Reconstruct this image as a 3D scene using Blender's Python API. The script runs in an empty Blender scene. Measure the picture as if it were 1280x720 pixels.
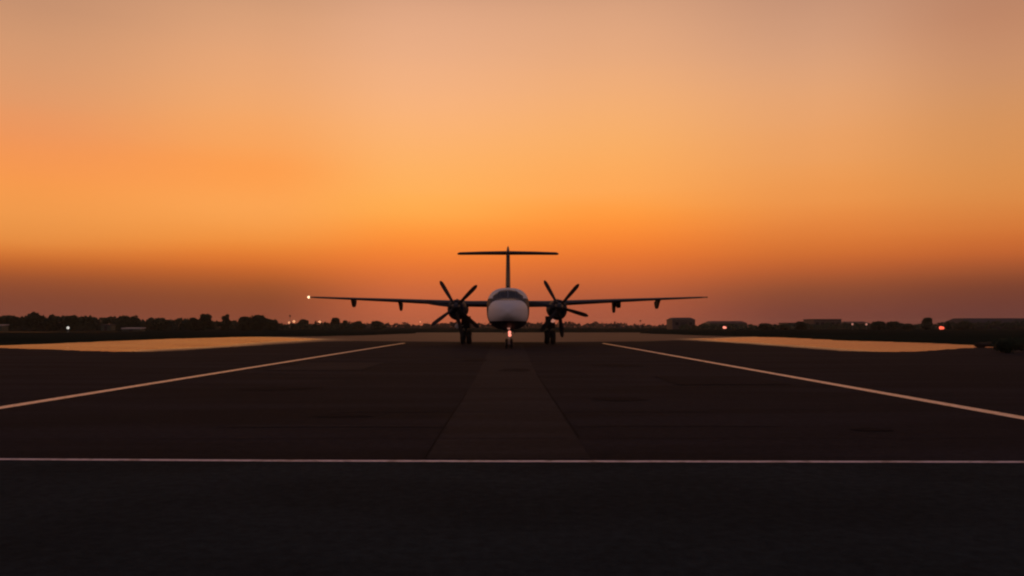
import bpy, math, random
from mathutils import Vector, Matrix
R = math.radians
random.seed(7)

# ---------------------------------------------------------------- camera
F = 1050.0            # focal length in pixels of a 1280 wide frame
H = 1.25              # camera height
CX, HZ = 635.0, 408.0 # where the taxiway's axis meets the horizon
sc = bpy.context.scene
cam = bpy.data.objects.new('camera', bpy.data.cameras.new('camera'))
sc.collection.objects.link(cam)
cam.data.sensor_width = 36
cam.data.lens = F / 1280 * 36
cam.location = (0, 0, H)
cam.rotation_euler = (R(90) + math.atan((HZ - 360) / F), 0, -math.atan((640 - CX) / F))
cam.data.clip_end = 9000
cam.data.clip_start = 0.05
sc.camera = cam
sc.render.resolution_x, sc.render.resolution_y = 1024, 576
sc.view_settings.view_transform = 'Standard'
sc.view_settings.look = 'None'
sc.view_settings.exposure = 0
sc.view_settings.gamma = 1
sc.render.engine = 'CYCLES'
sc.cycles.filter_width = 2.2
sc.cycles.use_denoising = True
sc.cycles.max_bounces = 5

# ---------------------------------------------------------------- sky (dusk: the sun has just gone under the horizon, ahead)
def lin(c):
    c = c / 255
    return c / 12.92 if c <= .04045 else ((c + .055) / 1.055) ** 2.4
def rgb(r, g, b): return (lin(r), lin(g), lin(b), 1)
def direction(px, py):
    v = cam.rotation_euler.to_matrix() @ Vector(((px - 640) / F, -(py - 360) / F, -1)).normalized()
    return math.atan2(v.x, v.y), math.asin(v.z)
w = bpy.data.worlds.new('World'); sc.world = w; w.use_nodes = True
nt = w.node_tree; nt.nodes.clear()
N = nt.nodes.new; L = nt.links.new
def mth(op, a, b=None, c=None):
    n = N('ShaderNodeMath'); n.operation = op
    for i, v in enumerate((a, b, c)):
        if v is None: continue
        if isinstance(v, (int, float)): n.inputs[i].default_value = v
        else: L(v, n.inputs[i])
    return n.outputs[0]
def mixc(f, a, b, mode='MIX'):
    n = N('ShaderNodeMix'); n.data_type = 'RGBA'; n.blend_type = mode
    for s, v in ((n.inputs[0], f), (n.inputs[6], a), (n.inputs[7], b)):
        if isinstance(v, (int, float, tuple)): s.default_value = v
        else: L(v, s)
    return n.outputs[2]
tc = N('ShaderNodeTexCoord'); sep = N('ShaderNodeSeparateXYZ'); L(tc.outputs['Generated'], sep.inputs[0])
dx, dy, dz = sep.outputs
el = mth('ARCSINE', dz); az = mth('ARCTAN2', dx, dy)
# faint streaks of high cloud shift the bands a little
nz = N('ShaderNodeTexNoise'); nz.inputs['Scale'].default_value = 2.2; nz.inputs['Detail'].default_value = 4
mp = N('ShaderNodeMapping'); mp.inputs['Scale'].default_value = (1, 1, 12); L(tc.outputs['Generated'], mp.inputs[0]); L(mp.outputs[0], nz.inputs[0])
wob = mth('MULTIPLY', mth('SUBTRACT', nz.outputs[0], .5), R(.9))
low = N('ShaderNodeMapRange'); L(el, low.inputs[0]); low.inputs[1].default_value = R(.5); low.inputs[2].default_value = R(7)
el2 = mth('ADD', el, mth('MULTIPLY', wob, low.outputs[0]))
EMAX = R(40)
t = mth('DIVIDE', el2, EMAX)
cols = [
 (20,  [(0,(200,145,109)),(60,(213,153,112)),(120,(226,154,104)),(170,(239,148,88)),(220,(249,152,74)),(265,(241,155,77)),(300,(230,140,64)),(316,(216,120,52)),(332,(188,97,44)),(350,(150,78,46)),(372,(130,70,49)),(400,(124,68,54))]),
 (320, [(0,(213,157,118)),(60,(227,164,120)),(120,(240,168,110)),(180,(248,163,89)),(215,(253,153,71)),(262,(251,168,87)),(300,(240,143,58)),(325,(222,114,46)),(346,(178,90,43)),(364,(145,77,45)),(380,(138,72,46)),(400,(136,71,50))]),
 (520, [(0,(222,165,130)),(60,(232,172,132)),(120,(246,178,126)),(180,(251,177,108)),(240,(253,174,86)),(270,(252,168,75)),(290,(253,148,57)),(320,(239,121,48)),(350,(208,104,56)),(375,(193,99,64)),(400,(188,97,65))]),
 (760, [(0,(218,162,126)),(60,(228,168,126)),(120,(242,174,118)),(180,(248,174,100)),(240,(253,166,83)),(265,(254,155,62)),(290,(251,138,52)),(320,(231,114,46)),(350,(196,97,55)),(375,(170,87,59)),(400,(168,87,63))]),
 (1020,[(0,(200,148,118)),(60,(214,158,122)),(120,(230,165,115)),(200,(237,158,89)),(250,(237,148,73)),(280,(229,132,61)),(310,(213,112,48)),(335,(186,92,48)),(360,(138,75,49)),(385,(122,66,53)),(400,(120,65,55))]),
 (1260,[(0,(188,130,98)),(60,(200,142,106)),(120,(210,147,98)),(200,(220,145,79)),(250,(221,138,69)),(285,(213,118,53)),(315,(196,98,47)),(340,(150,78,47)),(360,(119,63,45)),(385,(108,60,52)),(400,(106,60,53))]),
]
UP = [(.62, (178, 132, 108)), (.75, (140, 104, 96)), (1.0, (84, 68, 74))]      # the vault above the frame fades to mauve
def ramp(fac, stops):
    n = N('ShaderNodeValToRGB'); L(fac, n.inputs[0]); cr = n.color_ramp; cr.interpolation = 'EASE'
    cr.interpolation = 'B_SPLINE'
    while len(cr.elements) > 1: cr.elements.remove(cr.elements[-1])
    cr.elements[0].position = stops[0][0]; cr.elements[0].color = stops[0][1]
    for p, c in stops[1:]:
        e = cr.elements.new(p); e.color = c
    return n.outputs[0]
cur = None; azs = []
for px, stops in cols:
    s = []
    for py, c in reversed(stops):
        a, e = direction(px, py)
        s.append((max(0.0, e / EMAX), rgb(*c)))
    s += [(p, rgb(*c)) for p, c in UP]
    col = ramp(t, s); a = direction(px, 300)[0]
    if cur is None: cur = col
    else:
        mr = N('ShaderNodeMapRange'); mr.interpolation_type = 'SMOOTHSTEP'; L(az, mr.inputs[0])
        mr.inputs[1].default_value = azs[-1]; mr.inputs[2].default_value = a
        cur = mixc(mr.outputs[0], cur, col)
    azs.append(a)
# the rest of the dome: dim dusk behind the camera
back = ramp(mth('DIVIDE', el, R(90)), [(0, rgb(124, 98, 92)), (.12, rgb(154, 124, 118)), (.35, rgb(98, 88, 104)), (1, rgb(56, 60, 82))])
mr = N('ShaderNodeMapRange'); mr.interpolation_type = 'SMOOTHSTEP'; L(mth('ABSOLUTE', az), mr.inputs[0])
mr.inputs[1].default_value = R(38); mr.inputs[2].default_value = R(90)
mz = N('ShaderNodeMapRange'); mz.interpolation_type = 'SMOOTHSTEP'; L(el, mz.inputs[0])
mz.inputs[1].default_value = R(22); mz.inputs[2].default_value = R(65)
cur = mixc(mth('MAXIMUM', mr.outputs[0], mz.outputs[0]), cur, back)
bg = N('ShaderNodeBackground'); L(cur, bg.inputs[0]); bg.inputs[1].default_value = 1.0
sky = N('ShaderNodeTexSky'); sky.sky_type = 'NISHITA'; sky.sun_disc = False
sky.sun_elevation = R(.3); sky.sun_rotation = R(-2); sky.dust_density = 4
bg2 = N('ShaderNodeBackground'); L(sky.outputs[0], bg2.inputs[0]); bg2.inputs[1].default_value = 0.008
add = N('ShaderNodeAddShader'); L(bg.outputs[0], add.inputs[0]); L(bg2.outputs[0], add.inputs[1])
out = N('ShaderNodeOutputWorld'); L(add.outputs[0], out.inputs[0])

sl = bpy.data.lights.new('sun', 'SUN'); sl.energy = .05; sl.angle = R(8); sl.color = (1, .5, .25)
so = bpy.data.objects.new('sun', sl); sc.collection.objects.link(so)
so.rotation_euler = Vector((-.035, 1, .012)).to_track_quat('Z', 'Y').to_euler()

# ---------------------------------------------------------------- materials
def mat(name, col, rough=.7, spec=.5, metal=0, emit=None, es=1, noise=None, bump=None, coat=0):
    m = bpy.data.materials.new(name); m.use_nodes = True; n = m.node_tree; b = n.nodes['Principled BSDF']
    b.inputs['Base Color'].default_value = (*col, 1); b.inputs['Roughness'].default_value = rough
    b.inputs['Specular IOR Level'].default_value = spec; b.inputs['Metallic'].default_value = metal
    b.inputs['Coat Weight'].default_value = coat
    if emit: b.inputs['Emission Color'].default_value = (*emit, 1); b.inputs['Emission Strength'].default_value = es
    if noise or bump:
        tcn = n.nodes.new('ShaderNodeTexCoord')
    if noise:                                   # (scale, variation, stretch)
        s, v, st = noise
        mp = n.nodes.new('ShaderNodeMapping'); mp.inputs['Scale'].default_value = st; n.links.new(tcn.outputs['Object'], mp.inputs[0])
        t = n.nodes.new('ShaderNodeTexNoise'); t.inputs['Scale'].default_value = s; t.inputs['Detail'].default_value = 6; t.inputs['Roughness'].default_value = .65
        n.links.new(mp.outputs[0], t.inputs[0])
        cr = n.nodes.new('ShaderNodeValToRGB'); n.links.new(t.outputs[0], cr.inputs[0])
        cr.color_ramp.elements[0].position = .3; cr.color_ramp.elements[1].position = .7
        cr.color_ramp.elements[0].color = (*[c * (1 - v) for c in col], 1); cr.color_ramp.elements[1].color = (*[c * (1 + v) for c in col], 1)
        n.links.new(cr.outputs[0], b.inputs['Base Color'])
        m['ramp'] = cr.name
    if bump:
        t = n.nodes.new('ShaderNodeTexNoise'); t.inputs['Scale'].default_value = bump[0]; t.inputs['Detail'].default_value = 5
        n.links.new(tcn.outputs['Object'], t.inputs[0])
        bp = n.nodes.new('ShaderNodeBump'); bp.inputs['Strength'].default_value = bump[1]; bp.inputs['Distance'].default_value = .02
        n.links.new(t.outputs[0], bp.inputs['Height']); n.links.new(bp.outputs[0], b.inputs['Normal'])
    return m
def wear(m, scale, stretch, lo, hi, amount, seed=0.0):
    """multiply a second, larger stain pattern into a material's base colour"""
    n = m.node_tree; b = n.nodes['Principled BSDF']; src = b.inputs['Base Color'].links[0].from_socket
    tcn = n.nodes.new('ShaderNodeTexCoord'); mp = n.nodes.new('ShaderNodeMapping'); n.links.new(tcn.outputs['Object'], mp.inputs[0])
    mp.inputs['Scale'].default_value = stretch; mp.inputs['Location'].default_value = (seed, seed * 1.7, 0)
    t = n.nodes.new('ShaderNodeTexNoise'); t.inputs['Scale'].default_value = scale; t.inputs['Detail'].default_value = 4
    n.links.new(mp.outputs[0], t.inputs[0])
    r = n.nodes.new('ShaderNodeMapRange'); n.links.new(t.outputs[0], r.inputs[0]); r.inputs[1].default_value = lo; r.inputs[2].default_value = hi
    r.inputs[3].default_value = 1 - amount; r.inputs[4].default_value = 1
    x = n.nodes.new('ShaderNodeMix'); x.data_type = 'RGBA'; x.blend_type = 'MULTIPLY'; x.inputs[0].default_value = 1
    n.links.new(src, x.inputs[6]); n.links.new(r.outputs[0], x.inputs[7]); n.links.new(x.outputs[2], b.inputs['Base Color'])
    return m
M = {}
M['asphalt'] = wear(mat('asphalt', (.0215, .0225, .031), .92, .035, noise=(9, .3, (1, 1, 1)), bump=(45, .6)), .5, (.25, 1.4, 1), .4, .62, .4)
M['asphalt_old'] = wear(mat('asphalt_old', (.026, .038, .042), .95, .02, noise=(11, .3, (1, 1, 1)), bump=(45, .8)), .8, (.6, 1, 1), .4, .6, .25, 5)
M['asphalt_mid'] = wear(mat('asphalt_mid', (.0252, .0252, .033), .9, .045, noise=(9, .3, (1, 1, 1)), bump=(60, .25)), .9, (.3, 1.6, 1), .42, .6, .3, 9)
M['joint'] = mat('joint_tar', (.012, .011, .013), .95, 0.02)
M['concrete'] = wear(mat('concrete_dull', (.11, .058, .043), .55, .2, noise=(.6, .15, (.3, 1, 1))), .2, (.4, 1, 1), .4, .6, .2, 3)
def damp_shoulders(m):       # the taxiway's shoulders are damp and smooth, its trafficked middle dry and rough
    n = m.node_tree; b = n.nodes['Principled BSDF']; nn = n.nodes.new; ll = n.links.new
    tcn = nn('ShaderNodeTexCoord'); s = nn('ShaderNodeSeparateXYZ'); ll(tcn.outputs['Object'], s.inputs[0])
    a = nn('ShaderNodeMath'); a.operation = 'ABSOLUTE'; ll(s.outputs[0], a.inputs[0])
    t = nn('ShaderNodeTexNoise'); t.inputs['Scale'].default_value = .12; ll(tcn.outputs['Object'], t.inputs[0])
    k = nn('ShaderNodeMath'); k.operation = 'MULTIPLY_ADD'; ll(t.outputs[0], k.inputs[0]); k.inputs[1].default_value = 5; 
    far = nn('ShaderNodeMapRange'); ll(s.outputs[1], far.inputs[0]); far.inputs[1].default_value = 84; far.inputs[2].default_value = 130; far.inputs[3].default_value = 0; far.inputs[4].default_value = -30
    ad = nn('ShaderNodeMath'); ll(a.outputs[0], ad.inputs[0]); ll(far.outputs[0], ad.inputs[1]); ll(ad.outputs[0], k.inputs[2])
    r = nn('ShaderNodeMapRange'); r.interpolation_type = 'SMOOTHSTEP'; ll(k.outputs[0], r.inputs[0]); r.inputs[1].default_value = 17.5; r.inputs[2].default_value = 23
    st = nn('ShaderNodeTexNoise'); st.inputs['Scale'].default_value = .35; st.inputs['Detail'].default_value = 5
    mp = nn('ShaderNodeMapping'); mp.inputs['Scale'].default_value = (.25, 1.2, 1); ll(tcn.outputs['Object'], mp.inputs[0]); ll(mp.outputs[0], st.inputs[0])
    for sock, lo, hi in (('Roughness', .68, .17), ('Specular IOR Level', .11, .38)):
        q = nn('ShaderNodeMapRange'); ll(r.outputs[0], q.inputs[0]); q.inputs[3].default_value = lo; q.inputs[4].default_value = hi; 
        if sock == 'Roughness':
            ad2 = nn('ShaderNodeMath'); ad2.operation = 'MULTIPLY_ADD'; ll(st.outputs[0], ad2.inputs[0]); ad2.inputs[1].default_value = .34
            ll(q.outputs[0], ad2.inputs[2]); sb = nn('ShaderNodeMath'); sb.operation = 'SUBTRACT'; ll(ad2.outputs[0], sb.inputs[0]); sb.inputs[1].default_value = .17; ll(sb.outputs[0], b.inputs[sock])
        else: ll(q.outputs[0], b.inputs[sock])
    return m
damp_shoulders(M['concrete'])
M['grass'] = wear(mat('grass', (.02, .028, .019), 1, .0, noise=(3, .4, (1, 1, 1))), .05, (.5, 2, 1), .4, .6, .3, 2)
M['paint_line'] = wear(mat('line_paint', (.74, .64, .62), .3, .36, noise=(12, .25, (1, 1, 1))), 9, (1, 1, 1), .33, .5, .7, 4)
M['oil'] = mat('oil_stain', (.014, .014, .018), .95, .02, noise=(8, .3, (1, 1, 1)))
M['rubber'] = wear(mat('rubber_marks', (.0165, .0172, .0235), .95, .025, noise=(9, .3, (1, 1, 1))), .8, (1, .4, 1), .4, .6, .2, 12)
M['stop_paint'] = wear(mat('stop_line_paint', (.66, .58, .66), .5, .2, noise=(12, .2, (1, 1, 1))), 7, (1, 1, 1), .33, .5, .6, 8)
M['leaf'] = mat('leaf', (.035, .05, .022), .8, .2, noise=(.8, .5, (1, 1, 1)))
M['leaf_hazed'] = mat('leaf_hazed', (.085, .062, .042), .8, .2, noise=(.5, .4, (1, 1, 1)))  # leaves lightened and browned to paint haze on the far wood; pale bush shares it
M['bark'] = mat('bark', (.06, .045, .035), .9, .2, noise=(4, .3, (1, 1, .3)))
M['white'] = mat('white_paint', (.72, .72, .74), .35, .5, noise=(1.5, .04, (1, .4, 1)))
M['navy'] = mat('navy_paint', (.018, .022, .045), .4, .4)
M['dark'] = mat('dark_paint', (.02, .021, .025), .45, .4)
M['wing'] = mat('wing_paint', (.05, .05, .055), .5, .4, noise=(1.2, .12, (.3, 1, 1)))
M['matt'] = mat('matt_dark', (.025, .022, .022), .9, .1)
M['nacelle'] = mat('nacelle_paint', (.012, .014, .028), .6, .2)
M['blade'] = mat('blade_paint', (.02, .018, .018), .5, .3)
M['tyre'] = mat('tyre', (.015, .015, .015), .85, .3)
M['metal'] = mat('strut_metal', (.55, .53, .52), .3, .5, metal=.8)
M['leg'] = mat('leg_grey', (.06, .055, .055), .5, .3)
M['glass'] = mat('dark_glass', (.01, .012, .018), .12, .22)
M['lamp_white'] = mat('lamp_warm_white', (.9, .8, .7), .4, emit=(1, .68, .38), es=2.6)
M['lamp_pink'] = mat('lamp_red', (.9, .3, .25), .4, emit=(1, .29, .2), es=1.5)
M['lamp_dim'] = mat('lamp_pinkish', (.9, .6, .5), .4, emit=(1, .4, .28), es=.4)
M['lamp_orange'] = mat('lamp_amber', (.9, .5, .3), .4, emit=(1, .42, .2), es=1.0)
M['lamp_hot'] = mat('lamp_hot_red', (.9, .3, .2), .4, emit=(1, .12, .06), es=1.4)
M['lamp_field'] = mat('lamp_field_white', (.9, .9, .85), .4, emit=(.8, .8, .7), es=.8)
M['nav_green'] = mat('nav_lens_green', (.05, .12, .03), .3)
M['galv'] = mat('galvanised_steel', (.3, .3, .3), .5, metal=.5)
M['wall_grey'] = mat('wall_sheet', (.075, .06, .055), .7, noise=(.5, .15, (1, 1, .2)))
M['wall_green'] = mat('wall_sheet_green', (.06, .08, .05), .7, noise=(.5, .15, (1, 1, .2)))
M['roof'] = mat('roof_sheet', (.07, .03, .022), .7, noise=(.5, .15, (1, .2, 1)))
M['roof_dark'] = mat('roof_sheet_dark', (.03, .024, .026), .8, noise=(.5, .15, (1, .2, 1)))
M['roof_grey'] = mat('roof_sheet_grey', (.07, .06, .065), .8, .2)
M['shed'] = mat('shed_white', (.42, .38, .37), .6, noise=(.7, .1, (1, 1, 1)))
# white nose over a navy belly and navy cabin sides: the livery as paint on the fuselage
def livery():
    m = mat('livery', (.72, .72, .74), .6, .2); n = m.node_tree; b = n.nodes['Principled BSDF']
    tcn = n.nodes.new('ShaderNodeTexCoord'); s = n.nodes.new('ShaderNodeSeparateXYZ'); n.links.new(tcn.outputs['Object'], s.inputs[0])
    def lt(sock, v):
        k = n.nodes.new('ShaderNodeMath'); k.operation = 'LESS_THAN'; n.links.new(sock, k.inputs[0]); k.inputs[1].default_value = v; return k.outputs[0]
    def mm(op, a, b_):
        k = n.nodes.new('ShaderNodeMath'); k.operation = op
        for i, v in enumerate((a, b_)):
            if isinstance(v, float): k.inputs[i].default_value = v
            else: n.links.new(v, k.inputs[i])
        return k.outputs[0]
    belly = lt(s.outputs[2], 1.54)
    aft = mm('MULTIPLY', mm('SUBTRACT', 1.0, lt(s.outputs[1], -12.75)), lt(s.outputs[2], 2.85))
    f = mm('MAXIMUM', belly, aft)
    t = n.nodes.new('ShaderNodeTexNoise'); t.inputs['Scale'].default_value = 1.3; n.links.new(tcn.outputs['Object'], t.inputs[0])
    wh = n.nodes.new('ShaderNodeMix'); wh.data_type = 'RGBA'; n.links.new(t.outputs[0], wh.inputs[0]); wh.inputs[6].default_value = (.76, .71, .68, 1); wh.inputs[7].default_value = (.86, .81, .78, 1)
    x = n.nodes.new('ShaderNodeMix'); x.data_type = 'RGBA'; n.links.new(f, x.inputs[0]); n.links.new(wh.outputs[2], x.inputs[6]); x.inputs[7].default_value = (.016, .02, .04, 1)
    n.links.new(x.outputs[2], b.inputs['Base Color'])
    return m
M['livery'] = livery()
M['livery'].name = 'livery_paint'

# ---------------------------------------------------------------- helpers
col = sc.collection
class MB:
    def __init__(s): s.v = []; s.f = []
    def add(s, v, f):
        o = len(s.v); s.v += [tuple(p) for p in v]; s.f += [tuple(i + o for i in q) for q in f]; return s
    def box(s, a, b):
        (x0, y0, z0), (x1, y1, z1) = a, b
        return s.add([(x0,y0,z0),(x1,y0,z0),(x1,y1,z0),(x0,y1,z0),(x0,y0,z1),(x1,y0,z1),(x1,y1,z1),(x0,y1,z1)],
                     [(3,2,1,0),(4,5,6,7),(0,1,5,4),(1,2,6,5),(2,3,7,6),(3,0,4,7)])
    def loft(s, rings, cap=True, closed=True):
        n = len(rings[0]); v = [p for r in rings for p in r]; f = []
        for i in range(len(rings) - 1):
            for j in range(n if closed else n - 1):
                k = (j + 1) % n
                f.append((i*n+j, i*n+k, (i+1)*n+k, (i+1)*n+j))
        if cap: f += [tuple(range(n))[::-1], tuple(range((len(rings)-1)*n, len(rings)*n))]
        return s.add(v, f)
    def tube(s, a, b, r0, r1=None, n=12):
        a, b = Vector(a), Vector(b); r1 = r0 if r1 is None else r1
        d = (b - a).normalized(); u = d.orthogonal().normalized(); w_ = d.cross(u)
        ring = lambda c, r: [c + (u*math.cos(2*math.pi*i/n) + w_*math.sin(2*math.pi*i/n))*r for i in range(n)]
        return s.loft([ring(a, r0), ring(b, r1)])
    def lathe(s, prof, c, axis, n=24):      # prof: (distance along axis, radius)
        c = Vector(c); d = Vector(axis).normalized(); u = d.orthogonal().normalized(); w_ = d.cross(u)
        return s.loft([[c + d*h + (u*math.cos(2*math.pi*i/n) + w_*math.sin(2*math.pi*i/n))*r for i in range(n)] for h, r in prof])
    def build(s, name, m, parent=None, smooth=False, loc=None):
        me = bpy.data.meshes.new(name); me.from_pydata(s.v, [], s.f); me.validate(); me.update()
        import bmesh
        bm = bmesh.new(); bm.from_mesh(me); bmesh.ops.recalc_face_normals(bm, faces=bm.faces); bm.to_mesh(me); bm.free()
        me.materials.append(m)
        if smooth:
            for p in me.polygons: p.use_smooth = True
            try: me.set_sharp_from_angle(angle=R(40))
            except Exception: pass
        o = bpy.data.objects.new(name, me); col.objects.link(o)
        if parent: o.parent = parent
        if loc: o.location = loc
        return o
def tag(o, label=None, cat=None, group=None, kind=None):
    if label: o['label'] = label
    if cat: o['category'] = cat
    if group: o['group'] = group
    if kind: o['kind'] = kind
    return o
def thing(name, loc, label, cat, group=None, rz=0):
    o = bpy.data.objects.new(name, None); col.objects.link(o); o.location = loc; o.rotation_euler.z = rz
    o.empty_display_size = .3
    return tag(o, label, cat, group)
def X(px, y): return (px - CX) / F * y
def Z(py, y): return H + (HZ - py) / F * y
def GY(py): return F * H / (py - HZ)                 # ground distance seen at image row py
def sheet(name, pts, z, m):
    me = MB(); me.add([(x, y, z) for x, y in pts], [tuple(range(len(pts)))])
    o = me.build(name, m); 
    if o.data.polygons[0].normal.z < 0: o.data.flip_normals()
    return tag(o, kind='structure')
def gp(px, py): y = GY(py); return (X(px, y), y)

# ---------------------------------------------------------------- the ground, its pavements and paint
sheet('ground', [(-1100, -60), (1100, -60), (1100, 1500), (-1100, 1500)], -.012, M['grass'])
sheet('taxiway', [(-120, 30), (-150, 66), gp(-60, 414.8), gp(440, 415.5), gp(830, 415.5), gp(1340, 416.2), (150, 66), (120, 30)], -.006, M['concrete'])
# near asphalt apron, its outer corners cut back where the smooth concrete shows
left_edge = [gp(-120, 433.8), gp(0, 434.4), gp(50, 436), gp(80, 437), gp(110, 438.4), gp(145, 439.4), gp(190, 439.3), gp(235, 437.8), gp(255, 436), gp(300, 433.2), gp(350, 430), gp(405, 426.8), gp(445, 426.0)]
right_edge = [gp(800, 426.6), gp(850, 425), gp(900, 427.4), gp(980, 433.2), gp(1010, 435.6), gp(1050, 438.6), gp(1100, 439.6), gp(1145, 439.4), gp(1175, 437), gp(1222, 434.6), gp(1300, 434.4), gp(1400, 434)]
def ragged(edge, amp, sd):            # grass creeps unevenly over pavement edges
    r_ = random.Random(sd); o = []
    for a, b in zip(edge, edge[1:]):
        for i in range(9):
            k = i/9; q = amp*(1 if 0 < i else .3)
            o.append((a[0]+(b[0]-a[0])*k + r_.uniform(-q, q)*.6, a[1]+(b[1]-a[1])*k + r_.uniform(-q, q)))
    return o + [edge[-1]]
left_edge = ragged(left_edge, .35, 1); right_edge = ragged(right_edge, .35, 2)
Y0 = 7.86
near = [(-70, Y0 + .12), (60, Y0 - .1)]
sheet('apron', [(-70, 7.9), (60, 7.9), (60, 50)] + right_edge[::-1] + [gp(640, 427.6)] + left_edge[::-1] + [(-70, 50)], 0, M['asphalt'])
sheet('apron_foreground', [(-70, -40), (60, -40), (60, 7.9), (-70, 7.9)], 0, M['asphalt_old'])
grass_l = sheet('grass_verge', ragged([gp(-120, 432.4), gp(0, 431.6), gp(100, 428), gp(150, 425.8), gp(220, 423.2), gp(300, 421.2), gp(400, 420.3), gp(460, 419), gp(520, 416.6)], .9, 3) + [gp(520, 415.4), gp(-120, 415)], .002, M['grass'])
grass_r = sheet('grass_verge', ragged([gp(1400, 433), gp(1240, 432.6), gp(1165, 429), gp(1110, 427), gp(1060, 425.8), gp(980, 421.8), gp(900, 420), gp(800, 416.6)], .9, 4) + [gp(800, 415.4), gp(1400, 416)], .002, M['grass'])
# painted lines
def stripe(name, pts, wd, z=.005, m=None):
    L_, R_ = [], []
    for i, p in enumerate(pts):
        a = Vector(pts[max(0, i-1)]); b = Vector(pts[min(len(pts)-1, i+1)]); d = (b - a).normalized(); n = Vector((-d.y, d.x))
        p = Vector(p); L_.append(p + n*wd/2); R_.append(p - n*wd/2)
    return sheet(name, [tuple(q) for q in R_] + [tuple(q) for q in L_[::-1]], z, m or M['paint_line'])
stripe('edge_line', [(-7.79, 8.05), (-7.79, 30), (-7.80, 55), (-7.75, 63)], .24)
stripe('edge_line', [(7.02, 7.95), (7.03, 30), (7.06, 52), (7.0, 62)], .24)
stripe('stop_line', [(-30, 8.55), (-4.86, 7.98), (-1.9, 7.87), (0, 7.835), (4.8, 7.77), (30, 7.5)], .10, .005, M['stop_paint'])
# lighter worn centre lane with tarred joints
sheet('centre_lane', [(-.78, 8.0), (.78, 8.0), (.74, 22), (1.05, 60), (-1.15, 60), (-.78, 22)], .003, M['asphalt_mid'])
for pts, wd in (([(-.785, 8.0), (-.79, 10.4), (-.78, 16)], .018), ([(.80, 9.5), (.78, 14), (.75, 22)], .016)):
    stripe('joint_line', pts, wd, .007, M['joint'])
for y, a, b, wd in ((10.55, -3.6, -.8, .10), (10.6, .8, 3.4, .09), (9.4, -6, 7, .02), (12.4, -2.6, 3, .08), (17.0, -.78, .78, .12), (30, -7, 7, .2)):
    stripe('pavement_seam', [(a, y), ((a+b)/2, y + .03), (b, y)], wd, .0055, M['asphalt_mid' if y != 9.4 and y < 17 else 'joint'])

rs_ = random.Random(3)
def blot(x, y, rx, ry, m, name, z):
    k = 22; ph = [rs_.uniform(0, 6.28) for _ in range(3)]
    sheet(name, [(x + rx*math.cos(a)*(1+.18*math.sin(2*a+ph[0])+.12*math.sin(5*a+ph[1])), y + ry*math.sin(a)*(1+.2*math.sin(3*a+ph[2]))) for a in [2*math.pi*i/k for i in range(k)]], z, m)
for i, (x, y, rx, ry) in enumerate(((-2.3, 11.8, .35, .2), (1.9, 14.5, .5, .35), (-4.6, 17, .8, .5), (4.4, 10.2, .22, .16), (.2, 24, .5, .9), (-1.2, 31, .4, 1.2), (3.4, 27, .8, .9))):
    blot(x, y, rx, ry, M['oil'], 'oil_stain', .0062 + i*.0001)
for i, (x0, y0, x1, y1) in enumerate(((3.6, 18, 6.1, 21), (-6.9, 24, -4.2, 29))):
    sheet('asphalt_repair', [(x0, y0), (x1, y0+.05), (x1-.03, y1), (x0+.04, y1)], .0091 + i*.0004, M['asphalt_mid' if i % 2 else 'rubber'])

# ---------------------------------------------------------------- the airliner, nose on, 60 m out
YA = 60.0
plane = thing('airliner', (0, YA, 0), 'twin propeller airliner with high wing and T tail standing nose on across the apron', 'airplane')
ST = [(45.0,2.02,1.98,.02),(45.06,2.16,1.86,.17),(45.2,2.34,1.70,.36),(45.5,2.47,1.55,.58),(46.0,2.60,1.40,.82),(46.6,2.69,1.28,1.0),(47.2,2.79,1.2,1.12),
      (47.8,3.08,1.13,1.17),(48.4,3.36,1.09,1.22),(49.2,3.51,1.05,1.25),(50.5,3.56,1.04,1.26),(67.5,3.56,1.04,1.26),(70.5,3.58,1.35,1.1),(73.5,3.6,1.95,.8),(76.5,3.62,2.6,.45),(78.6,3.55,3.1,.12)]
def section(y):
    for a, b in zip(ST, ST[1:]):
        if a[0] <= y <= b[0]:
            k = (y - a[0]) / (b[0] - a[0]); return [a[i] + (b[i]-a[i])*k for i in (1, 2, 3)]
    return ST[-1][1:]
NE = 2.65
def ring(y, n=40):
    t_, b_, rx = section(y); zc, rz = (t_+b_)/2, (t_-b_)/2; r = []
    for i in range(n):
        a = 2*math.pi*i/n; c, s = math.cos(a), math.sin(a)
        r.append((rx*math.copysign(abs(c)**(2/NE), c), y - YA, zc + rz*math.copysign(abs(s)**(2/NE), s)))
    return r
ys = []
for a, b in zip(ST, ST[1:]):
    k = 2 if b[0] - a[0] < 4 else 3
    ys += [a[0] + (b[0]-a[0])*i/k for i in range(k)]
ys.append(ST[-1][0])
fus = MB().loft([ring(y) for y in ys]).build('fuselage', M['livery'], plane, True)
tag(fus, 'white nosed fuselage with dark belly')
def on_nose(x, z):                          # first y at which the fuselage encloses (x, z)
    lo, hi = 45.0, 50.5
    for _ in range(30):
        m_ = (lo + hi) / 2; t_, b_, rx = section(m_); zc, rz = (t_+b_)/2, (t_-b_)/2
        if (abs(x)/rx)**NE + (abs(z-zc)/rz)**NE <= 1: hi = m_
        else: lo = m_
    return hi
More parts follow.
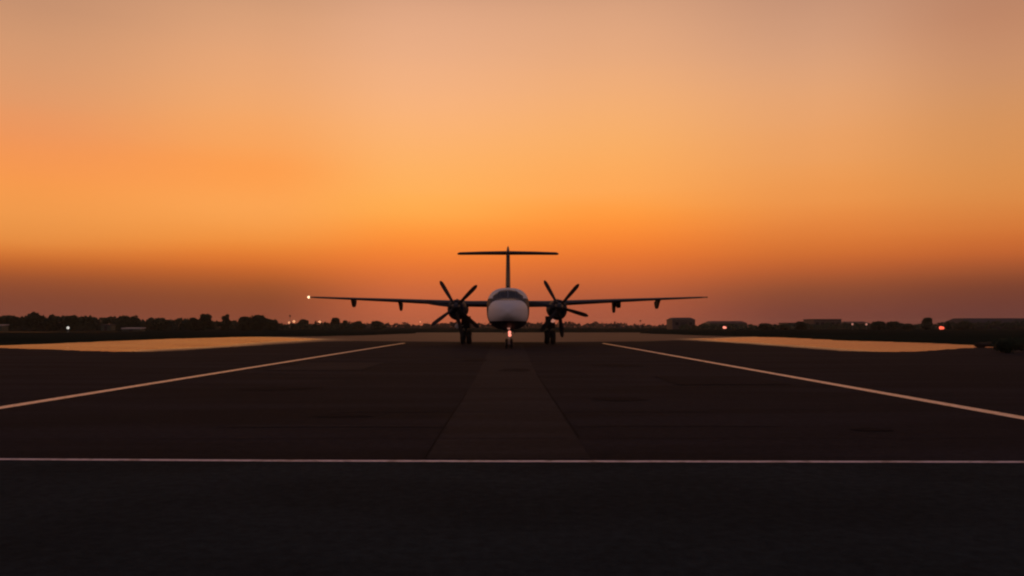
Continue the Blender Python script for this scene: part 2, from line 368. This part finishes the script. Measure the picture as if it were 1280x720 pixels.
def pane(x0, x1, zb, zt0, zt1, off=.025):
    mb = MB(); n = 6; rows = []
    for j in range(n+1):
        row = []
        for i in range(n+1):
            x = x0 + (x1-x0)*i/n; zt = zt0 + (zt1-zt0)*i/n; z = zb + (zt - zb)*j/n
            row.append((x, on_nose(x, z) - off - YA, z + off*.5))
        rows.append(row)
    fr = [p for r in rows for p in r]; bk = [(x, y + .05, z - .01) for x, y, z in fr]; k = len(fr); f = []
    for j in range(n):
        for i in range(n):
            a = j*(n+1)+i; f += [(a, a+1, a+n+2, a+n+1), (k+a, k+a+n+1, k+a+n+2, k+a+1)]
    ed = [j for j in range(n+1)] + [(j+1)*(n+1)-1 for j in range(1, n+1)] + [n*(n+1)+n-j for j in range(1, n+1)] + [(n-j)*(n+1) for j in range(1, n)]
    for a, b in zip(ed, ed[1:] + ed[:1]): f.append((a, b, k+b, k+a))
    mb.add(fr + bk, f); return mb
for s in (-1, 1):
    pane(s*.012, s*.44, 2.71, 3.36, 3.30).build('windshield', M['glass'], plane, True)
    pane(s*.452, s*.87, 2.71, 3.29, 3.0).build('windshield', M['glass'], plane, True)
# wiper-like pitot probes at the cheeks
for s in (-1, 1):
    MB().tube((s*1.12, 47.5-YA, 2.2), (s*1.2, 47.35-YA, 2.2), .02).tube((s*1.2, 47.4-YA, 2.2), (s*1.2, 47.1-YA, 2.2), .012).build('pitot_probe', M['metal'], plane)

def foil(n=9):                              # unit chord section, thickness 1
    up = [(.5*(1-math.cos(math.pi*i/n))) for i in range(n+1)]
    th = lambda c: 2.97*(.2969*math.sqrt(c) - .126*c - .3516*c*c + .2843*c**3 - .1036*c**4)*1.68/1.0
    top = [(c, th(c)*.6) for c in up]; bot = [(c, -th(c)*.4) for c in up[1:-1]][::-1]
    return [(c, t_*2) for c, t_ in top + bot]
FO = foil()
def lifting(stations):                      # (x, z, y_lead, chord, thick)
    return MB().loft([[(x, yl + c*ch - YA, z + t_*th) for c, t_ in FO] for x, z, yl, ch, th in stations])
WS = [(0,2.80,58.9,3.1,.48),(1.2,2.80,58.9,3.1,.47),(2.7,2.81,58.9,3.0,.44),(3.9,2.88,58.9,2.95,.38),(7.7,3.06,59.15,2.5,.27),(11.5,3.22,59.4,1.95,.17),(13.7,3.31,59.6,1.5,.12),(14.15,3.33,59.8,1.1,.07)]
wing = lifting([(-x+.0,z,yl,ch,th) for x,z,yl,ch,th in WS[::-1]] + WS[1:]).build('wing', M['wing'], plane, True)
# flap track fairings hanging under the wing
for px, y0, y1, hook, lean in ((441, 374, 384, 0, .03), (499, 376, 388.5, 0, .1), (768, 378, 391, 1, .0), (824.5, 374, 386, 0, -.14)):
    x = X(px, 61); zt, zb = Z(y0, 61), Z(y1, 61); m_ = MB(); rings = []
    for k in range(9):
        u = k/8; yy = 60.3 + 2.1*u; wd = .085*math.sin(math.pi*min(.97, max(.06, u)))**.6
        top = zt; bot = zt - (zt - zb)*math.sin(math.pi*min(.96, max(.05, u*.9+.05)))**.7
        rings.append([(x + lean*(1 if q[1] else 0) + q[0]*wd*(.75 if q[1] else 1), yy - YA, bot if q[1] else top) for q in ((-1,0),(-1,1),(1,1),(1,0))])
    m_.loft(rings)
    if hook:
        m_.box((x - .12, 60.6-YA, zt - .32), (x + .42, 61.3-YA, zt))
        m_.box((x + .2, 60.6-YA, zt - .4), (x + .4, 61.3-YA, zt - .3))
    m_.build('flap_fairing', M['matt'], plane)
# wingtip lights
for sx, m_, r in ((-1, 'lamp_white', .085), (1, 'nav_green', .06)):
    wl = MB().lathe([(-r, .01), (-r*.7, r*.7), (0, r), (r*.7, r*.7), (r, .01)], (sx*14.2, 59.9-YA, 3.33), (0, 1, 0), 16).build('wingtip_light', M[m_], plane, True)
tag(wl, 'unlit greenish wingtip light')
# fin, tailplane, bullet
FS = [(3.3,70.8,7.2,.44),(4.2,72.6,5.2,.38),(6.0,74.3,3.9,.34),(7.95,75.6,3.0,.28),(8.45,76.3,2.1,.16),(8.62,76.8,1.3,.06)]
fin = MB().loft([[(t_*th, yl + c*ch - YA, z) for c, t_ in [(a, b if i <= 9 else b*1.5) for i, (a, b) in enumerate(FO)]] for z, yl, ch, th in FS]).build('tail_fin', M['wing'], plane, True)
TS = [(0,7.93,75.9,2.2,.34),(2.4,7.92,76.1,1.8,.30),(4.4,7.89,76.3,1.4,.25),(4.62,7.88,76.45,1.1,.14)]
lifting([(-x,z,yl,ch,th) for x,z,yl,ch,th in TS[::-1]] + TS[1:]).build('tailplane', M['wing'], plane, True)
MB().lathe([(0,.02),(.2,.14),(.6,.2),(2.2,.2),(2.9,.1),(3.2,.02)], (0, 75.2-YA, 7.93), (0,1,0)).build('tail_fairing', M['wing'], plane, True)
MB().box((-.05, 51.5-YA, 3.55), (.05, 51.9-YA, 3.78)).build('antenna', M['dark'], plane)

def blade():
    rings = []
    for k in range(12):
        u = k/11; r = .16 + 1.86*u
        ch = (.15 + .09*math.sin(math.pi*min(1, u*1.1+.02)*.7)) * (1 if u < .9 else max(.25, 1 - (u-.9)*6)); th = .09*(1-u)+.02
        a = R(50 - 32*u)                     # feathered coarse blade, twisted
        ca, sa = math.cos(a), math.sin(a); q = []
        for i in range(10):
            t_ = 2*math.pi*i/10; cx, cz = ch*.62*math.cos(t_), th*.5*math.sin(t_)
            q.append((cx*ca - cz*sa, cx*sa + cz*ca, r))
        rings.append(q)
    return MB().loft(rings)
blade_o = None
def engine(sx, px, angles):
    global blade_o
    x = (px - CX) / F * 56
    nac = [(55.95,2.47,.38,.4),(56.05,2.44,.5,.54),(56.4,2.40,.6,.66),(57.2,2.38,.65,.71),(59.0,2.42,.66,.70),(61.0,2.5,.62,.64),(62.6,2.6,.42,.45),(64.0,2.75,.1,.12)]
    rings = [[(x + rx*math.cos(2*math.pi*i/28)*1.0, y - YA, zc + rz*math.sin(2*math.pi*i/28)) for i in range(28)] for y, zc, rx, rz in nac]
    n_ = MB().loft(rings).build('engine_nacelle', M['nacelle'], plane, True)
    # chin intake
    MB().loft([[(x + .3*s*math.cos(a), yy-YA, 2.02 + dz_ + .14*s*math.sin(a)) for a in [2*math.pi*i/16 for i in range(16)]] for yy, s, dz_ in ((56.02,.85,0),(55.98,1,0),(56.6,1.1,0),(57.4,.9,.05))]).build('air_intake', M['dark'], n_, True)
    MB().box((x-.035, 57-YA, 3.0), (x+.03, 58.5-YA, 3.13)).build('exhaust_fairing', M['dark'], n_)
    pr = bpy.data.objects.new('propeller', None); col.objects.link(pr); pr.parent = plane; pr.location = (x, 55.72-YA, 2.53)
    MB().lathe([(-.42,.01),(-.38,.09),(-.22,.2),(0,.28),(.2,.32)], (0,0,0), (0,1,0)).build('spinner', M['dark'], pr, True)
    for a in angles:
        if blade_o is None:
            blade_o = blade().build('blade', M['blade'], pr, True); o = blade_o
        else:
            o = blade_o.copy(); col.objects.link(o); o.parent = pr
        o.rotation_euler = (0, R(90 - a), 0)
    return x
engine(-1, 570, (121, 170, 217, 283, -42, 46))
engine(1, 698.5, (119, 49, -17, -84, -127, 173))

def wheel(parent, x, y, r, wd):
    tr = MB().lathe([(-wd/2, r*.55),(-wd/2, r*.82),(-wd*.38, r*.96),(-wd*.15, r),(wd*.15, r),(wd*.38, r*.96),(wd/2, r*.82),(wd/2, r*.55)], (x, y-YA, r), (1,0,0), 28).build('tyre', M['tyre'], parent, True)
    MB().lathe([(-wd*.52, r*.15),(-wd*.5, r*.5),(wd*.5, r*.5),(wd*.52, r*.15)], (x, y-YA, r), (1,0,0), 20).build('wheel_hub', M['metal'], tr, True)
for sx in (-1, 1):
    x = sx*3.02; y = 60.6
    g = MB().tube((x, y-YA, 1.1), (x, y-YA, .48), .10).tube((x*1.03, y-YA, 2.3), (x, y-YA, 1.0), .10).tube((x-.3, y-YA, .5), (x+.3, y-YA, .5), .06).tube((x, y-.05-YA, 1.0), (x + sx*.1, y+1.2-YA, 2.3), .05).tube((x-.02, y-.1-YA, 1.35), (x+sx*.42, y-.1-YA, 2.1), .04)
    g = g.build('main_landing_gear', M['leg'], plane, True)
    wheel(g, x-.215, y, .49, .37); wheel(g, x+.215, y, .49, .37)
    MB().box((x-.34, y-.24-YA, 1.12), (x+.34, y-.2-YA, 1.98)).build('leg_fairing', M['matt'], g)
    for k in (-1, 1):                       # doors either side of the leg
        xx = x + sx*.2 + k*.48
        MB().box((xx-.02, y-.55-YA, 1.22), (xx+.02, y+.7-YA, 1.95)).build('gear_door', M['navy'], g)
    lx, lz, m_ = ((-3.62, 1.27, 'white') if sx < 0 else (3.2, 1.68, 'lamp_dim'))
    MB().lathe([(0,.02),(.02,.14),(.08,.165),(.2,.08)], (lx, y-.75-YA, lz), (0,1,0), 16).tube((lx, y-.6-YA, lz), (x, y-.05-YA, lz+.08), .03).build('landing_light', M[m_], g, True)
# nose gear
y = 47.7; x = .06
g = MB().tube((x, y-YA, .55), (x, y-YA, 1.25), .05).tube((x-.2, y-YA, .28), (x+.2, y-YA, .28), .035).tube((x, y-YA, .28), (x, y-YA, .6), .035).tube((x, y-YA, .6), (x, y+.8-YA, 1.2), .03).build('nose_landing_gear', M['metal'], plane, True)
wheel(g, x-.14, y, .28, .15); wheel(g, x+.14, y, .28, .15)
for k in (-1, 1): MB().box((x+k*.3-.015, y-.5-YA, .82), (x+k*.3+.015, y+.4-YA, 1.16)).build('gear_door', M['navy'], g)
for zz, rr, m_, dx_ in ((1.19, .10, 'lamp_dim', -.02), (.92, .085, 'lamp_pink', .03), (.76, .09, 'lamp_pink', .04)):
    MB().lathe([(-.05,.02),(-.04,rr*.8),(0,rr),(.08,rr*.9),(.14,.04)], (x+dx_, y-.14-YA, zz), (0,1,0), 16).build('taxi_light', M[m_], g, True)

# ---------------------------------------------------------------- trees
def leaves(mb, c, rad, n, size, rnd):
    for _ in range(n):
        while True:
            p = Vector((rnd.uniform(-1,1), rnd.uniform(-1,1), rnd.uniform(-1,1)))
            if .25 < p.length < 1: break
        p = Vector((c[0]+p.x*rad[0], c[1]+p.y*rad[1], c[2]+p.z*rad[2]))
        u = Vector((rnd.gauss(0,1), rnd.gauss(0,1), rnd.gauss(0,1))).normalized(); v = u.orthogonal().normalized()
        s = size*rnd.uniform(.6, 1.3)
        mb.add([p-u*s, p+v*s*.6, p+u*s, p-v*s*.6], [(0,1,2,3)])
def tree(px, top, Y, wpx, label, cat='tree', seed=0, kind='round', name=None, group=None):
    rnd = random.Random(seed*31+5); h = Z(top, Y); x = X(px, Y); wd = wpx/F*Y/2
    t_ = thing(name or ('conifer' if kind == 'cone' else 'broadleaf_tree'), (x, Y, 0), label, cat, group)
    tr = MB(); th = h*.5; pts = [(0,0,-.05),(rnd.uniform(-.1,.1),0,th*.5),(rnd.uniform(-.2,.2),0,th),(0,0,h*.8)]
    rs = [.035*h,.026*h,.018*h,.006*h]
    for (a, b, r0, r1) in zip(pts, pts[1:], rs, rs[1:]): tr.tube(a, b, r0, r1, 8)
    for k in range(6):
        a = k*2.4; z0 = h*rnd.uniform(.3,.6); tr.tube((0,0,z0), (math.cos(a)*wd*.6, math.sin(a)*wd*.6, z0+h*.2), .011*h, .004*h, 6)
    tr.build('trunk', M['bark'], t_)
    cb = MB()
    if kind == 'cone':
        for k in range(8):
            u = k/7; leaves(cb, (0,0,h*(.16+.78*u)), (wd*(1.02-u)+.1, wd*(1.02-u)+.1, h*.09), int(170*(1.15-u)), .3, rnd)
    else:
        nb = 20
        for k in range(nb):
            a = rnd.uniform(0, 6.28); q = rnd.uniform(0, .66); e = rnd.uniform(.1, .94)
            lim = math.sqrt(max(.1, 1 - ((e-.5)/.5)**2))
            rr = wd*rnd.uniform(.32, .5)*(.45 + .55*lim)
            leaves(cb, (math.cos(a)*q*wd*lim, math.sin(a)*q*wd*lim, min(h*e, h-min(rr*.9, h*.24)*.75)), (rr, rr, min(rr*.9, h*.24)), 130, .36, rnd)
    cb.build('crown', M['leaf'], t_)
    return t_
# far wood: one mass on the horizon, its height following an uneven ridge
def wood(name, prof, Y, depth, size, dens, label, m, seed):
    rnd = random.Random(seed); mb = MB(); px = prof[0][0]; end = prof[-1][0]
    step = .45*size/Y*F; ph = [rnd.uniform(0, 6) for _ in range(4)]
    while px < end:
        for a, b in zip(prof, prof[1:]):
            if a[0] <= px <= b[0]: top = a[1] + (b[1]-a[1])*(px-a[0])/max(1e-6, b[0]-a[0]); break
        top += .9*math.sin(px*.21+ph[0]) + .7*math.sin(px*.53+ph[1]) + .6*math.sin(px*1.1+ph[2])
        h = Z(top, Y) + rnd.uniform(-.5, .1)*size; x = X(px, Y)
        n = max(3, int(dens*h/size))
        for _ in range(n):
            u_ = rnd.random()**.8; z = u_*h; yy = Y + rnd.uniform(0, depth)
            p = Vector((x*yy/Y + rnd.uniform(-1,1)*size, yy, z*yy/Y))
            u = Vector((rnd.gauss(0,1), rnd.gauss(0,1)*.6, rnd.gauss(0,1))).normalized(); v = u.orthogonal().normalized(); s = size*rnd.uniform(.5, 1.1)
            mb.add([p-u*s, p+v*s*.7, p+u*s, p-v*s*.7], [(0,1,2,3)])
        px += step
    return tag(mb.build(name, m), label, None, None, 'stuff')
tag(wood('distant_wood', [(-40,398),(0,398),(60,397),(110,397),(200,399.5),(245,400),(300,402.5),(345,405),(400,405),(440,405.5)], 285, 22, .75, 3.2, 'dark wood that closes the grass field left of the plane', M['leaf'], 1), cat='wood')
tag(wood('distant_wood', [(425,403.5),(470,403.5),(490,405.2),(530,405.8),(548,404),(600,404.5),(700,403.5),(716,403.5),(728,406),(745,403.8),(780,405),(806,407),(860,407)], 620, 30, 1.3, 3.0, 'low brown wood on the horizon behind the plane', M['leaf_hazed'], 2), cat='wood')
tag(wood('distant_wood', [(850,407),(885,406),(940,407),(990,408),(1000,405.5),(1060,405),(1100,405),(1140,406),(1180,404),(1240,402),(1320,400)], 340, 22, .8, 3.2, 'dark hedge and wood along the field right of the plane', M['leaf'], 3), cat='wood')
T = [
 (12,395.5,262,34,'low dark tree at the far left edge of the picture','round'),
 (44,391,262,34,'tallest rounded tree at the left end of the dark wood','round'),
 (68,394.5,262,26,'tree just right of the tallest rounded tree at the left end','round'),
 (92,394.5,262,22,'tree above the small white light in the grass field','round'),
 (114,394.2,262,15,'small peaked tree between the white light and the pale shed','cone'),
 (160,395.5,262,36,'broad flat tree behind the pale low shed','round'),
 (200,398,262,32,'low flat tree right of the pale shed','round'),
 (242,397,258,20,'left shoulder tree beside the first of the two humps','round'),
 (258,393.5,256,22,'first and wider of two rounded humps left of the broad dome tree','round'),
 (284,393.8,256,13,'narrow round topped tree left of the broad dome shaped tree','round'),
 (308,396.5,256,24,'left half of the broad dome shaped clump of trees','round'),
 (324,395,256,30,'highest tree of the broad dome shaped clump','round'),
 (341,400.5,256,22,'right sloping end tree of the broad dome shaped clump','round'),
 (378,400,330,20,'rounded tree between the two warm glows on the horizon','round'),
 (395,401.5,330,6,'slender pointed tree beside the pale distant light','cone'),
 (407,402.5,330,8,'small pointed tree left of the tree under the left wing','cone'),
 (419,398,330,16,'taller leaning tree under the wing just right of the wingtip light','round'),
 (432,400.5,330,8,'small tree at the right foot of the leaning tree','round'),
 (448,402,345,24,'low tree below the outer left flap fairing','round'),
 (472,401.8,345,26,'last broad tree before the wood drops towards the left propeller','round'),
 (958,405,300,34,'low flat green tree between the long low hall and the right hand houses','round'),
 (982,406,300,20,'low green bush like tree right of the long low hall','round'),
 (1002,402.5,300,22,'tree touching the left side of the flat topped grey building','round'),
 (1098,402.3,300,26,'left tree of the dark pair right of the two pink lights','round'),
 (1117,402.5,300,24,'right tree of the dark pair right of the two pink lights','round'),
 (1136,405,300,20,'low tree between the dark pair and the square topped tree','round'),
 (1160,397.6,290,22,'tall square topped tree left of the bright red light','round'),
 (1186,402,290,8,'small spiky tree just right of the bright red light','cone'),
 (1205,402,290,26,'tree in front of the left end of the long barn','round'),
]
for i, (px, top, Y, wp, lab, kd) in enumerate(T): tree(px, top, Y, wp, lab, seed=i, kind=kd)
# low bushes at the right edge, close to the apron
for i, (px, top, bot, wp, lab) in enumerate(((1272,420,441.5,44,'dark low bush on the verge at the right edge of the picture'),(1238,427,434.5,18,'small pale bush at the right tip of the shining concrete'))):
    Y = GY(bot); x = X(px, Y); rnd = random.Random(90+i); b_ = thing('bush', (x, Y+.6, 0), lab, 'bush'); hgt = (bot-top)/F*Y; wd = wp/F*Y/2
    tb = MB(); [tb.tube((0,0,0), (math.cos(k)*wd*.5, math.sin(k)*.3, hgt*.7), .02, .008, 6) for k in range(5)]; tb.build('stem', M['bark'], b_)
    fb = MB()
    for k in range(14): leaves(fb, (rnd.uniform(-.8,.8)*wd, rnd.uniform(-.4,.4), hgt*rnd.uniform(.3,.65)), (wd*.35, .4, hgt*.34), 260, .05, rnd)
    fb.build('foliage', M['leaf'] if i == 0 else M['leaf_hazed'], b_)

# ---------------------------------------------------------------- far buildings on the right
def building(name, px0, px1, top, Y, eave, label, wall_m, roof_m, depth=14, wins=(), cat='building', flat=False, doors=()):
    x0, x1 = X(px0, Y), X(px1, Y); h = Z(top, Y); he = h - eave; w_ = x1 - x0
    b = thing(name, ((x0+x1)/2, Y, 0), label, cat)
    MB().box((-w_/2, 0, -.1), (w_/2, depth, he)).build('wall', wall_m, b)
    r = MB()
    ov = .35; ins = min(w_*.12, 1.6)
    if flat:
        r.box((-w_/2-.15, -.15, he+.003), (w_/2+.15, depth+.15, h))
    else:
        r.add([(-w_/2-ov,-ov,he+.003),(w_/2+ov,-ov,he+.003),(w_/2+ov,depth+ov,he+.003),(-w_/2-ov,depth+ov,he+.003),
               (-w_/2+ins,depth*.3,h),(w_/2-ins,depth*.3,h),(w_/2-ins,depth*.7,h),(-w_/2+ins,depth*.7,h)],
              [(3,2,1,0),(4,5,6,7),(0,1,5,4),(1,2,6,5),(2,3,7,6),(3,0,4,7)])
    r.build('roof', roof_m, b)
    for u in wins:
        xx = -w_/2 + u*w_
        f = MB().box((xx-.75, -.06, he*.42), (xx+.75, .02, he*.75)).build('window', M['dark'], b)
        MB().box((xx-.66, -.075, he*.42+.08), (xx+.66, -.055, he*.75-.08)).build('pane', M['glass'], f)
    for u in doors:
        xx = -w_/2 + u*w_
        MB().box((xx-1.6, -.05, 0), (xx+1.6, .02, he*.72)).build('door', M['dark'], b)
    return b
building('hangar', 840.5, 869, 396.8, 380, 1.1, 'dark square hangar standing highest on the horizon under the right wingtip', M['wall_grey'], M['roof_dark'], wins=(.2, .8), doors=(.5,))
building('hall', 887, 934, 401.2, 420, 1.2, 'long low hall with reddish roof behind the small red light', M['wall_green'], M['roof'], wins=(.15,.3,.7,.85), doors=(.5,))
building('office_building', 1018, 1052, 398.8, 390, .5, 'flat topped grey building left of the two pink lights', M['wall_grey'], M['roof_dark'], wins=(.12,.31,.5,.69,.88), flat=True)
building('house', 1056, 1088, 401.8, 400, .9, 'reddish low house carrying the two pink lights', M['roof'], M['roof'], wins=(.5,))
building('barn', 1208, 1330, 397.6, 350, 2.0, 'long dark barn with shallow roof at the right edge of the picture', M['wall_grey'], M['roof_dark'], wins=(.3,.5,.7), depth=18)
building('terminal_block', 985, 1016, 403.3, 420, .4, 'low flat block half hidden behind trees left of the grey building', M['wall_green'], M['roof_dark'], wins=(.3,.7), flat=True)
# left: pale low shed and other pale roofs in the grass
def shed(px0, px1, top, Y, label, roof='shed'):
    x0, x1 = X(px0, Y), X(px1, Y); h = Z(top, Y); w_ = x1-x0
    s = thing('shed', ((x0+x1)/2, Y, 0), label, 'shed')
    MB().box((-w_/2, 0, -.05), (w_/2, 3, h-.45)).build('wall', M['wall_green'], s)
    MB().add([(-w_/2-.1,-.2,h-.448),(w_/2+.1,-.2,h-.448),(w_/2+.1,3.2,h-.25),(-w_/2-.1,3.2,h-.25),(-w_/2-.1,-.2,h-.1),(w_/2+.1,-.2,h-.1),(w_/2+.1,3.2,h),(-w_/2-.1,3.2,h)],
             [(3,2,1,0),(4,5,6,7),(0,1,5,4),(1,2,6,5),(2,3,7,6),(3,0,4,7)]).build('roof', M[roof], s)
    MB().box((-.45,-.04,0), (.45,.02,(h-.5)*.9)).build('door', M['dark'], s)
shed(154, 177, 409.3, 225, 'low shed with pale roof in front of the dark wood on the left')
shed(-14, 5, 405.4, 235, 'pale roofed shed cut by the left edge of the picture')
shed(128, 140, 405.2, 250, 'dim small shed high in the wood between the white light and the pale shed', 'roof_grey')

# ---------------------------------------------------------------- lamps and masts
def lamp(px, py, Y, r, m, label, cat='lamp', name='lamp_post', twin=0, wide=1.0, group=None):
    z = Z(py, Y); x = X(px, Y); t_ = thing(name, (x, Y, 0), label, cat, group)
    pr = max(.04, min(.12, z*.012))
    MB().tube((0, .1, -.05), (0, .1, z + r*.3), pr*1.3, pr, 8).tube((0, .1, -.05), (0, .1, .12), pr*3, pr*2.4, 8).build('post', M['galv'], t_)
    hd = MB().box((-r*wide*1.15, 0, z + r*.75), (r*wide*1.15, r*1.2, z + r*1.0)).build('housing', M['dark'], t_)
    MB().lathe([(-r, .01), (-r*.7, r*.7), (0, r), (r*.5, r*.8)], (0, 0, z), (0, 1, 0), 14).build('bulb', M[m], t_, True)
    if wide > 1:
        MB().lathe([(-r, .01), (-r*.7, r*.6), (0, r*.85), (r*.5, r*.7)], (r*1.3, 0, z - r*.1), (0, 1, 0), 14).build('bulb', M[m], t_, True)
lamp(87, 409.8, 200, .33, 'lamp_field', 'small white light on a short post in the grass on the left', 'field light', 'field_light')
lamp(362, 403.2, 520, .7, 'lamp_orange', 'left of two amber floodlights glowing on the horizon left of the wingtip', 'floodlight', 'floodlight_mast')
lamp(368, 401.8, 520, .8, 'lamp_orange', 'right and higher of two amber floodlights glowing on the horizon', 'floodlight', 'floodlight_mast')
lamp(400, 402.8, 480, .85, 'lamp_orange', 'single amber floodlight between the slender trees near the wingtip', 'floodlight', 'floodlight_mast')
lamp(525.5, 402.3, 600, .45, 'lamp_orange', 'faint light above the wood between the wing fairing and the left propeller', 'floodlight', 'floodlight_mast')
lamp(905, 409.3, 300, .42, 'lamp_pink', 'small red light in front of the long low hall', 'warning light', 'warning_light', wide=1.1)
lamp(1066, 405.2, 330, .42, 'lamp_dim', 'left of the two pink lights on the reddish house', 'lamp', 'lamp_post')
lamp(1083.5, 405.4, 330, .42, 'lamp_dim', 'right of the two pink lights on the reddish house', 'lamp', 'lamp_post')
lamp(1176.5, 409.8, 260, .5, 'lamp_hot', 'brightest red light near the square topped tree on the right', 'warning light', 'warning_light', wide=1.2)
# thin masts
for px, top, Y, lab in ((363, 394, 540, 'thin mast with a dark head above the two amber floodlights'), (800.5, 400, 560, 'thin mast with a small head standing alone under the right wing')):
    z = Z(top, Y); t_ = thing('radio_mast', (X(px, Y), Y, 0), lab, 'mast')
    MB().tube((0,0,-.05), (0,0,z), .16, .08, 8).build('pole', M['galv'], t_)
    MB().lathe([(-.6,.1),(-.3,.55),(.3,.55),(.6,.1)], (0,0,z-.5), (0,0,1), 12).build('mast_head', M['roof'], t_)

# ---------------------------------------------------------------- evening haze lying over the field
hz = MB().box((-1150, -90, -1.1), (1150, 1560, 14)).build('haze', bpy.data.materials.new('haze_air'))
tag(hz, kind='stuff', label='thin evening haze that browns the far trees and horizon', cat='haze')
hm = hz.data.materials[0]; hm.use_nodes = True; hn = hm.node_tree; hn.nodes.clear()
vo = hn.nodes.new('ShaderNodeVolumePrincipled'); vo.inputs['Color'].default_value = (.85, .8, .8, 1); vo.inputs['Density'].default_value = .00013
vo.inputs['Anisotropy'].default_value = .6
ho = hn.nodes.new('ShaderNodeOutputMaterial'); hn.links.new(vo.outputs[0], ho.inputs['Volume'])
